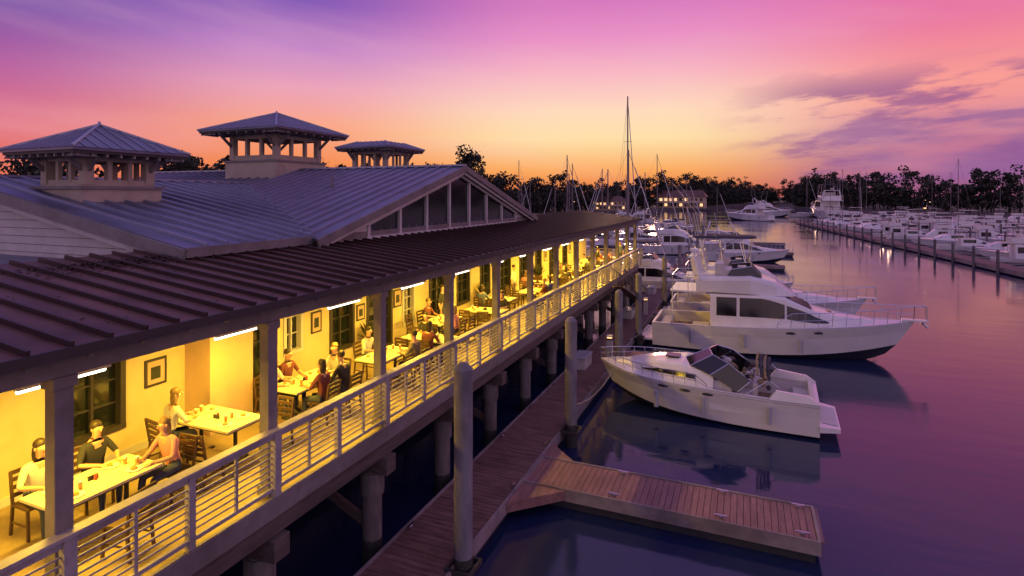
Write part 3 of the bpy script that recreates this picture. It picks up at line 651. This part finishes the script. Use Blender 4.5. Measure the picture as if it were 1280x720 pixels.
def small(kind,rr):
    mb=MB(); L=rr.uniform(6.5,11.5); B=L*.32
    st=hull(mb,L,B,1.0*L/9,1.35*L/9,.3,floor=.5,nst=7,stripe=rr.random()<.5)
    z=L/9
    if kind==0:
        hs=[(L*.3,B*.38,B*.34,z,z+1.1),(L*.5,B*.38,B*.32,z+.05,z+1.1),(L*.68,B*.28,B*.2,z+.15,z+.5)]; house(mb,hs); sidewin(mb,hs,L*.32,L*.62,.45,.85,n=2)
        mb.box(L*.25,L*.5,-B*.33,B*.33,z+1.9,z+1.98,'gel' if rr.random()<.6 else 'canvas')
        for s_ in (1,-1): mb.cyl((L*.27,s_*B*.3,z),(L*.27,s_*B*.3,z+1.9),.03,n=4); mb.cyl((L*.48,s_*B*.3,z+1),(L*.48,s_*B*.3,z+1.9),.03,n=4)
    elif kind==1:
        hs=[(L*.25,B*.38,B*.34,z,z+1.7),(L*.5,B*.38,B*.32,z+.05,z+1.7),(L*.7,B*.28,B*.2,z+.15,z+.6)]; house(mb,hs); sidewin(mb,hs,L*.28,L*.62,.4,.8,n=2)
        mb.box(L*.2,L*.5,-B*.34,B*.34,z+1.8,z+2.4,'gel'); mb.box(L*.2,L*.48,-B*.34,B*.34,z+3.5,z+3.6,'gel' if rr.random()<.5 else 'canvas')
        for s_ in (1,-1): mb.cyl((L*.22,s_*B*.3,z),(L*.22,s_*B*.3,z+3.5),.03,n=4); mb.cyl((L*.45,s_*B*.3,z+2),(L*.45,s_*B*.3,z+3.5),.03,n=4)
    else:
        mh=rr.uniform(9,15); hs=[(L*.28,B*.3,B*.26,z,z+.5),(L*.7,B*.2,B*.15,z,z+.4)]; house(mb,hs)
        mb.cyl((L*.55,0,z),(L*.55,0,mh),.07,.05,n=5,k='alu'); mb.cyl((L*.55,0,z+1.3),(L*.15,0,z+1.2),.11,n=5,k='canvas'); mb.cyl((L*.98,0,z+.3),(L*.55,0,mh),.02,n=3,k='alu'); mb.cyl((0,0,z+.3),(L*.55,0,mh),.015,n=3,k='alu')
    return mb
rr=random.Random(11); lib=[small(k_,rr) for k_ in (0,0,0,1,1,2,0,1,0,1)]
fleet=MB(); fd=MB()
for ri,X0 in enumerate((27,50,73,96,120,146)):
    ya,yb=(58,178) if ri==0 else (50,225-ri*8)
    yb=min(yb,262-(max(0,X0-60))*.35-10)
    drift=-.10
    for side in (1,-1):
        if ri==0 and side==-1: continue
        y=ya
        while y<yb:
            x=X0+drift*(y-60)+side*2.2
            if rr.random()<.95:
                ang=(0 if side==1 else math.pi)+rr.uniform(-.05,.05)
                if rr.random()<.5: ang+=math.pi; x+=side*9
                fleet.merge(rr.choice(lib),Matrix.Translation((x,y,0))@Matrix.Rotation(ang,4,'Z'))
            y+=rr.uniform(3.6,4.3)
    p=(X0+drift*(ya-64),ya-4,.35); q=(X0+drift*(yb-56),yb+4,.35)
    fd.beam(p,q,2.4,.42,'dockside')
    fd.beam((p[0],p[1],.575),(q[0],q[1],.575),2.3,.03,'plank')
    y=ya
    while y<yb:
        x=X0+drift*(y-60)
        zt=2.3 if ri==0 else 3
        fd.cyl((x-1.35,y,-1),(x-1.35,y,zt),.15,n=8,k='pile'); fd.cyl((x-1.35,y,zt),(x-1.35,y,zt+.15),.16,.05,n=8,k='pile2')
        if rr.random()<.3: fd.box(x-.1,x+.1,y+.9,y+1.1,.6,1.5,'white'); fd.box(x-.08,x+.08,y+.92,y+1.08,1.5,1.62,'dim')
        fd.beam((x,y+2,.45),(x+10,y+2,.45),.9,.2,'dockside'); fd.cyl((x+11,y+2,-1),(x+11,y+2,3),.13,n=6,k='pile')
        y+=5.0
fleet.build('moored_boats',smooth=.7); fd.build('marina_docks',smooth=.6)
for x,y,k_,rz in ((38,52,fly,2.9),(60,49,tow,3.0)): inst(k_,'motor_yacht',(x,y,0),rz)
inst(fly,'motor_yacht',(30,226,0),math.radians(100),2.1)
inst(fly0,'motor_yacht',(8,196,0),math.radians(150),1.3); inst(fly0,'motor_yacht',(1,232,0),math.radians(20),1.4)
inst(sb[2],'sailboat',(86,93,0),.3,1.05); inst(sb[1],'sailboat',(29,180,0),1.3); inst(sb[1],'sailboat',(16,240,0),.3,1.1)
# ------------------------------------------------------------ trees
def leafmesh(name,trees,leaf=.9,ncl=11,per=36,mats=('leaf','leafd'),lowf=.32,rmul=.75):
    V=[];mi=[]
    tb=MB()
    for (x,y,z0,h,cr_) in trees:
        tb.cyl((x,y,z0),(x+random.uniform(-.4,.4),y,z0+h*.6),cr_*.07,cr_*.03,n=5,k='bark')
        for c_ in range(ncl):
            a=random.uniform(0,6.28); rad=cr_*math.sqrt(random.random())*rmul
            fz=random.uniform(lowf,.93); zz=z0+h*fz; rad*=math.sqrt(max(.12,1-((fz-.5)/.5)**2))
            cc=np.array([x+rad*math.cos(a),y+rad*math.sin(a),zz]); cs=cr_*random.uniform(.28,.5)
            tb.cyl((x,y,z0+h*.3),tuple(cc),cr_*.02,cr_*.006,n=3,k='bark',caps=False)
            d=rng.normal(size=(per,3)); d/=np.linalg.norm(d,axis=1)[:,None]; d*=(rng.random((per,1))**.4)*cs*np.array([1,1,.75])
            P_=cc+d; u=rng.normal(size=(per,3)); u/=np.linalg.norm(u,axis=1)[:,None]; w_=rng.normal(size=(per,3)); v_=np.cross(u,w_); v_/=np.linalg.norm(v_,axis=1)[:,None]
            s_=leaf*rng.uniform(.5,1.1,size=(per,1))*.5
            q=np.stack([P_-u*s_,P_-v_*s_*.7,P_+u*s_,P_+v_*s_*.7],axis=1); V.append(q.reshape(-1,3)); mi+= [random.randint(0,1)]*per
    V=np.concatenate(V); nq=len(V)//4
    o=len(tb.v); tb.v+= [tuple(v) for v in V.tolist()]; i0=[tb.mi(k_) for k_ in mats]
    tb.f+= [(o+4*i,o+4*i+1,o+4*i+2,o+4*i+3) for i in range(nq)]; tb.m+= [i0[j] for j in mi]
    return tb.build(name)
T=[]
line=[(-74,60),(-84,130),(-76,212),(-44,322),(-26,372),(-8,500),(30,640),(70,560),(38,470),(32,385),(48,345),(72,310),(105,280),(158,245),(300,170)]
for (x0,y0),(x1,y1) in zip(line[:-1],line[1:]):
    d=math.hypot(x1-x0,y1-y0); n=int(d/4.6)
    for i in range(n):
        t=(i+random.random())/n
        for row in range(2):
            nx,ny=-(y1-y0)/d,(x1-x0)/d
            off=row*8+random.uniform(-3,3)+2
            dist=math.hypot(x0,y0)
            h=random.uniform(8.5,14)*(1+.35*row)*(1.18 if dist>250 else .88)*(1.25 if random.random()<.12 else 1)
            T.append((x0+(x1-x0)*t+nx*off,y0+(y1-y0)*t+ny*off,1.2,h,random.uniform(4.5,6.5)))
leafmesh('distant_trees',T,leaf=1.5,ncl=14,per=30,lowf=.12)
T2=[(-50,38,1.3,10.8,4.2),(-52,44,1.3,10.2,4),(-46,47,1.3,10.6,4.2),(-56,30,1.3,10.8,4.4),(-50,56,1.3,11,4.2),(-44,62,1.3,10.5,4),(-58,60,1.3,11.5,4.4),(-60,20,1.3,9.5,4),(-42,68,1.3,11.5,4.2),(-38,60,1.3,11,3.6),(-33,64,1.3,13.2,3.2)]
for t in T2: leafmesh('oak_tree',[t],leaf=.5,ncl=34,per=110,lowf=.3)
mb=MB(); 
mb.box(-14,14,-5,5,0,7,'peach'); mb.add([(-15,-6,7),(15,-6,7),(15,6,7),(-15,6,7),(-12,0,11),(12,0,11)],[(0,1,5,4),(2,3,4,5),(1,2,5),(3,0,4)],'roofbrown')
for zz in (1.2,4.4):
    for x in np.arange(-12,12.5,3): mb.box(x-.8,x+.8,-5.06,-5.02,zz,zz+1.7,'dim' if random.random()<.4 else 'winglass')
mb.box(-15,15,-7.5,-5.1,3.3,3.5,'white')
for x in np.arange(-14,15,4): mb.cyl((x,-7.3,0),(x,-7.3,6.8),.15,n=6,k='white')
me=mb.mesh('house'); inst(me,'waterfront_house',(-32,326,1.3),-.05,.9); inst(me,'waterfront_house',(-60,262,1.3),.5,.6)
for x,y in ((24,100),(50,120),(75,150),(100,120),(95,190),(50,200),(-52,120),(-50,170),(-30,300),(70,285)):
    mb=MB(); mb.cyl((0,0,.3),(0,0,6.2),.06,.04,n=6,k='alu'); mb.beam((0,0,6.2),(.7,0,6.3),.05,.05,'alu'); mb.ell((.75,0,6.2),(.2,.14,.1),'dim',n=8,m=5)
    inst(mb.mesh('lamp_post'),'lamp_post',(x,y,0))
# ------------------------------------------------------------ furniture and people
def table(w=1.5,d=.85):
    mb=MB(); mb.box(-d/2,d/2,-w/2,w/2,.72,.76,'table'); mb.box(-d/2+.04,d/2-.04,-w/2+.04,w/2-.04,.68,.718,'blackm')
    for s_ in (-1,1):
        y=s_*w*.3; mb.cyl((0,y,.03),(0,y,.69),.035,n=8,k='blackm'); mb.box(-.28,.28,y-.03,y+.03,.0,.035,'blackm'); mb.box(-.03,.03,y-.15,y+.15,.001,.034,'blackm')
    for (x,y) in ((-.22,-.45),(.22,-.4),(-.22,.35),(.22,.42)):
        mb.cyl((x,y,.762),(x,y,.777),.07,.12,n=14,k='china'); mb.ell((x,y,.79),(.06,.05,.03),'amber',n=7,m=4)
        mb.cyl((x*.4,y+.14,.762),(x*.4,y+.14,.86),.026,.032,n=9,k='amber'); mb.cyl((x*.4,y+.14,.86),(x*.4,y+.14,.885),.032,.034,n=9,k='china')
    mb.cyl((0,0,.762),(0,0,.85),.025,n=8,k='red'); mb.box(-.06,-.03,-.08,.06,.762,.83,'blackm')
    return mb.mesh('dining_table')
def chair():
    mb=MB()
    for x in (-.2,.2):
        mb.beam((x,.2,0),(x,.18,.44),.035,.035,'wood'); mb.beam((x,-.24,0),(x,-.19,.44),.035,.035,'wood'); mb.beam((x,-.19,.44),(x*.95,-.27,.92),.035,.035,'wood')
        mb.beam((x,.19,.2),(x,-.21,.2),.02,.02,'wood')
    mb.box(-.22,.22,-.2,.22,.44,.475,'wood')
    for z in (.58,.69,.80,.9): 
        y=-.19-(z-.44)*.167; mb.box(-.2,.2,y-.012,y+.012,z-.03,z+.03,'wood')
    return mb.mesh('chair',None)
tbm=table(); chm=chair()
def person(pose,lean,shirt,skin,hair,trous,longhair=False,seed=0,lv=2):
    r_=random.Random(seed)
    V=[];E=[];Rd=[];tag=[]
    def v(p,r,t,par=None):
        V.append(p);Rd.append(r);tag.append(t)
        if par is not None:E.append((par,len(V)-1))
        return len(V)-1
    sit=pose=='sit'
    pz_=.56 if sit else .95
    pel=v((0,0,pz_),(.155,.12),'t'); l=lean
    sp_=v((0,.02+l*.4,pz_+.2),(.135,.10),'s',pel); ch=v((0,.02+l,pz_+.40),(.16,.11),'s',sp_); nb=v((0,.02+l*1.25,pz_+.52),(.07,.06),'k',ch)
    nk=v((0,.03+l*1.35,pz_+.58),(.052,.052),'k',nb); hd=v((0,.045+l*1.45,pz_+.68),(.075,.088),'k',nk); ht=v((0,.035+l*1.45,pz_+.77),(.068,.08),'k',hd)
    for s_ in (1,-1):
        sh=v((s_*.175,.01+l*1.02,pz_+.455),(.062,.062),'s',ch)
        if sit:
            ex=s_*r_.uniform(.25,.3); el_=v((ex,.12+l*.9,pz_+.24),(.043,.043),'s',sh); fr=v((s_*.2,.27+l*.6,pz_+.235),(.036,.034),'k',el_); wr=v((s_*.14,.38+l*.5,pz_+.235),(.026,.022),'k',fr); fd_=(s_*-.25,.95,-.05)
        else:
            el_=v((s_*.24,-.02,pz_+.17),(.042,.042),'s',sh); fr=v((s_*.25,.04,pz_+.02),(.035,.033),'k',el_); wr=v((s_*.25,.07,pz_-.08),(.026,.022),'k',fr); fd_=(0,.15,-1)
        fv=Vector(fd_).normalized(); side=Vector((s_,0,0)) if sit else Vector((0,1,0)); side=(side-fv*side.dot(fv)).normalized(); dn=fv.cross(side)*s_; dn=-dn if dn.z>0 and sit else dn
        w0=Vector(V[wr]); pm=v(tuple(w0+fv*.055),(.036,.015),'k',wr)
        for f_ in range(4):
            o_=(f_-1.5)*.019; ln=(.062,.075,.07,.055)[f_]
            a1=v(tuple(w0+fv*.085+side*-o_),(.0095,.0095),'k',pm); a2=v(tuple(w0+fv*(.085+ln*.55)+side*-o_*1.1+dn*.008),(.0085,.0085),'k',a1); v(tuple(w0+fv*(.085+ln)+side*-o_*1.1+dn*.025),(.007,.007),'k',a2)
        th=v(tuple(w0+fv*.04-side*.036),(.011,.011),'k',pm); v(tuple(w0+fv*.078-side*.054),(.009,.009),'k',th)
        if sit:
            hp=v((s_*.095,.05,.53),(.098,.09),'t',pel); kn=v((s_*.13,.44,.51),(.062,.062),'t',hp); cf=v((s_*.13,.46,.30),(.052,.055),'t',kn); an=v((s_*.13,.45,.09),(.036,.036),'t',cf); tt=v((s_*.135,.60,.04),(.038,.026),'f',an)
        else:
            hp=v((s_*.09,0,.86),(.092,.09),'t',pel); kn=v((s_*.10,.03,.49),(.058,.058),'t',hp); cf=v((s_*.10,-.01,.32),(.05,.054),'t',kn); an=v((s_*.10,-.02,.09),(.035,.035),'t',cf); tt=v((s_*.11,.14,.04),(.038,.026),'f',an)
    me=bpy.data.meshes.new('sk'); me.from_pydata(V,E,[]); ob=bpy.data.objects.new('sk',me); S.collection.objects.link(ob)
    md=ob.modifiers.new('s','SKIN')
    for i,rv in enumerate(Rd): me.skin_vertices[0].data[i].radius=rv
    for i in range(len(V)): me.skin_vertices[0].data[i].use_root=(i==0)
    md.use_smooth_shade=True
    sd=ob.modifiers.new('u','SUBSURF'); sd.levels=lv; sd.render_levels=lv
    dg=bpy.context.evaluated_depsgraph_get(); bm_=bpy.data.meshes.new_from_object(ob.evaluated_get(dg)); bpy.data.objects.remove(ob)
    mb=MB(); mb.v=[tuple(x.co) for x in bm_.vertices]
    mm={'t':trous,'s':shirt,'k':skin,'f':'shoe'}; idx={k_:mb.mi(m_) for k_,m_ in mm.items()}
    C=np.array([p.center[:] for p in bm_.polygons]); best=np.full(len(C),9.); bt=np.zeros(len(C),int)
    for a,b_ in E:
        A=np.array(V[a]);AB=np.array(V[b_])-A; u=np.clip((C-A)@AB/np.dot(AB,AB),0,1); dd=np.linalg.norm(C-A-u[:,None]*AB,axis=1)
        w_=dd<best; best[w_]=dd[w_]; bt[w_]=idx[tag[b_]]
    mb.f=[tuple(p.vertices) for p in bm_.polygons]; mb.m=bt.tolist()
    hc=Vector(V[hd])*.5+Vector(V[ht])*.5; fz=hc.z-.02
    mb.cyl((hc.x,hc.y+.085,fz+.015),(hc.x,hc.y+.108,fz-.02),.008,.015,n=6,k=skin)
    for s_ in (1,-1):
        mb.ell((hc.x+s_*.03,hc.y+.083,fz+.015),(.012,.008,.008),'china',n=6,m=4); mb.ell((hc.x+s_*.03,hc.y+.089,fz+.015),(.006,.005,.006),'shoe',n=6,m=4); mb.ell((hc.x+s_*.078,hc.y,fz),(.012,.022,.032),skin,n=6,m=5)
    mb.ell((hc.x,hc.y+.083,fz-.05),(.024,.008,.007),'red',n=6,m=4)
    mb.ell((hc.x,hc.y-.03,hc.z+.035),(.084,.088,.085),hair,n=12,m=8)
    if longhair: mb.ell((hc.x,hc.y-.06,hc.z-.09),(.09,.05,.17),hair,n=10,m=8)
    return mb.mesh('person',1.2)
def put(x,y,face,i,**kw):
    me=person('sit',kw.get('lean',.05),SH[i],M['skin'],M[kw.get('hair','hair')],M['jeans'],kw.get('lh',False),int(x*10+y*7),2 if y<13 else 1)
    inst(me,'person',(x,y,ZD),face); inst(chm,'chair',(x,y,ZD),face)
tabs=[(-8.95,5.35),(-9.3,7.75),(-9.3,10.1),(-8.9,12.6),(-8.75,14.6),(-9.6,16.8),(-8.9,18.9),(-9.5,21.3),(-8.8,23.6),(-9.4,26),(-8.8,28.4),(-9.3,30.8),(-8.9,33.4),(-9.3,36),(-8.9,38.4),(-8.9,2.6)]
for i,(x,y) in enumerate(tabs): inst(tbm,'dining_table',(x,y,ZD),0 if i in(0,2,3,5,8) else 1.5708)
R90=math.pi/2
put(-9.75,5.0,-R90,1,lh=True); put(-9.7,5.75,-R90,2); put(-8.75,6.45,math.pi,0,hair='hair2',lh=True,lean=.1)
put(-9.9,7.15,-.15,1,hair='hair2',lh=True,lean=.1); inst(chm,'chair',(-8.7,7.0,ZD),.1); inst(chm,'chair',(-8.6,8.5,ZD),math.pi)
put(-10.05,10.2,-R90,3); put(-9.9,9.6,-R90+.2,1,hair='hair2'); put(-8.5,10.55,R90,2,lean=.12); put(-8.55,9.85,R90,3,lh=True); put(-9.3,11.15,math.pi,1,hair='hair2')
inst(chm,'chair',(-8.2,12.3,ZD),R90); put(-9.7,12.8,-R90,1); put(-8.1,12.9,R90,5)
put(-9.2,15.25,math.pi,2); put(-8.4,13.95,0,3,lh=True); inst(chm,'chair',(-9.1,13.9,ZD),0); inst(chm,'chair',(-8.0,5.2,ZD),R90+.2)
for i,(x,y) in enumerate(tabs[5:15]):
    for j in range(4):
        dx=(-.35,.35)[j%2]; s_=1 if j<2 else -1
        rot=i+5 in (5,8)
        px,py,fa=(x+s_*.8,y+dx,R90*s_) if rot else (x+dx,y+s_*.8,math.pi if s_>0 else 0)
        if (i*3+j*5)%7<3: put(px,py,fa,(i+j)%6,hair='hair2' if (i+j)%3==0 else 'hair',lh=(i+j)%2==0)
        else: inst(chm,'chair',(px,py,ZD),fa+.1*(j-1.5))
for (x,y,f,i) in ((-8.0,31.8,2,1),(-8.6,35.0,-1,2),(-10,24.3,-1.5,1),(-8.2,40,3,4),(-10.2,17.9,-1.4,2)):
    me=person('stand',0,SH[i],M['skin'],M['hair'],M['jeans'],lv=1); inst(me,'person',(x,y,ZD),f)
def planter(x,y):
    mb=MB(); mb.cyl((0,0,0),(0,0,.5),.18,.25,n=12,k='wood')
    for i in range(60):
        a=random.uniform(0,6.28); b_=random.uniform(.2,1.2); p=Vector((.05*math.cos(a),.05*math.sin(a),.45)); q=p+Vector((math.cos(a)*.5*math.cos(b_),math.sin(a)*.5*math.cos(b_),.9*math.sin(b_)))
        sd_=Vector((-math.sin(a),math.cos(a),0))*.04; m_=(p+q)/2+Vector((0,0,.08)); mb.poly([p,m_-sd_,q,m_+sd_],'leaf')
    inst(mb.mesh('planter'),'potted_plant',(x,y,ZD))
for x,y in ((-10.6,9.75),(-10.6,14.3),(-10.6,22.3),(-10.6,29.3)): planter(x,y)
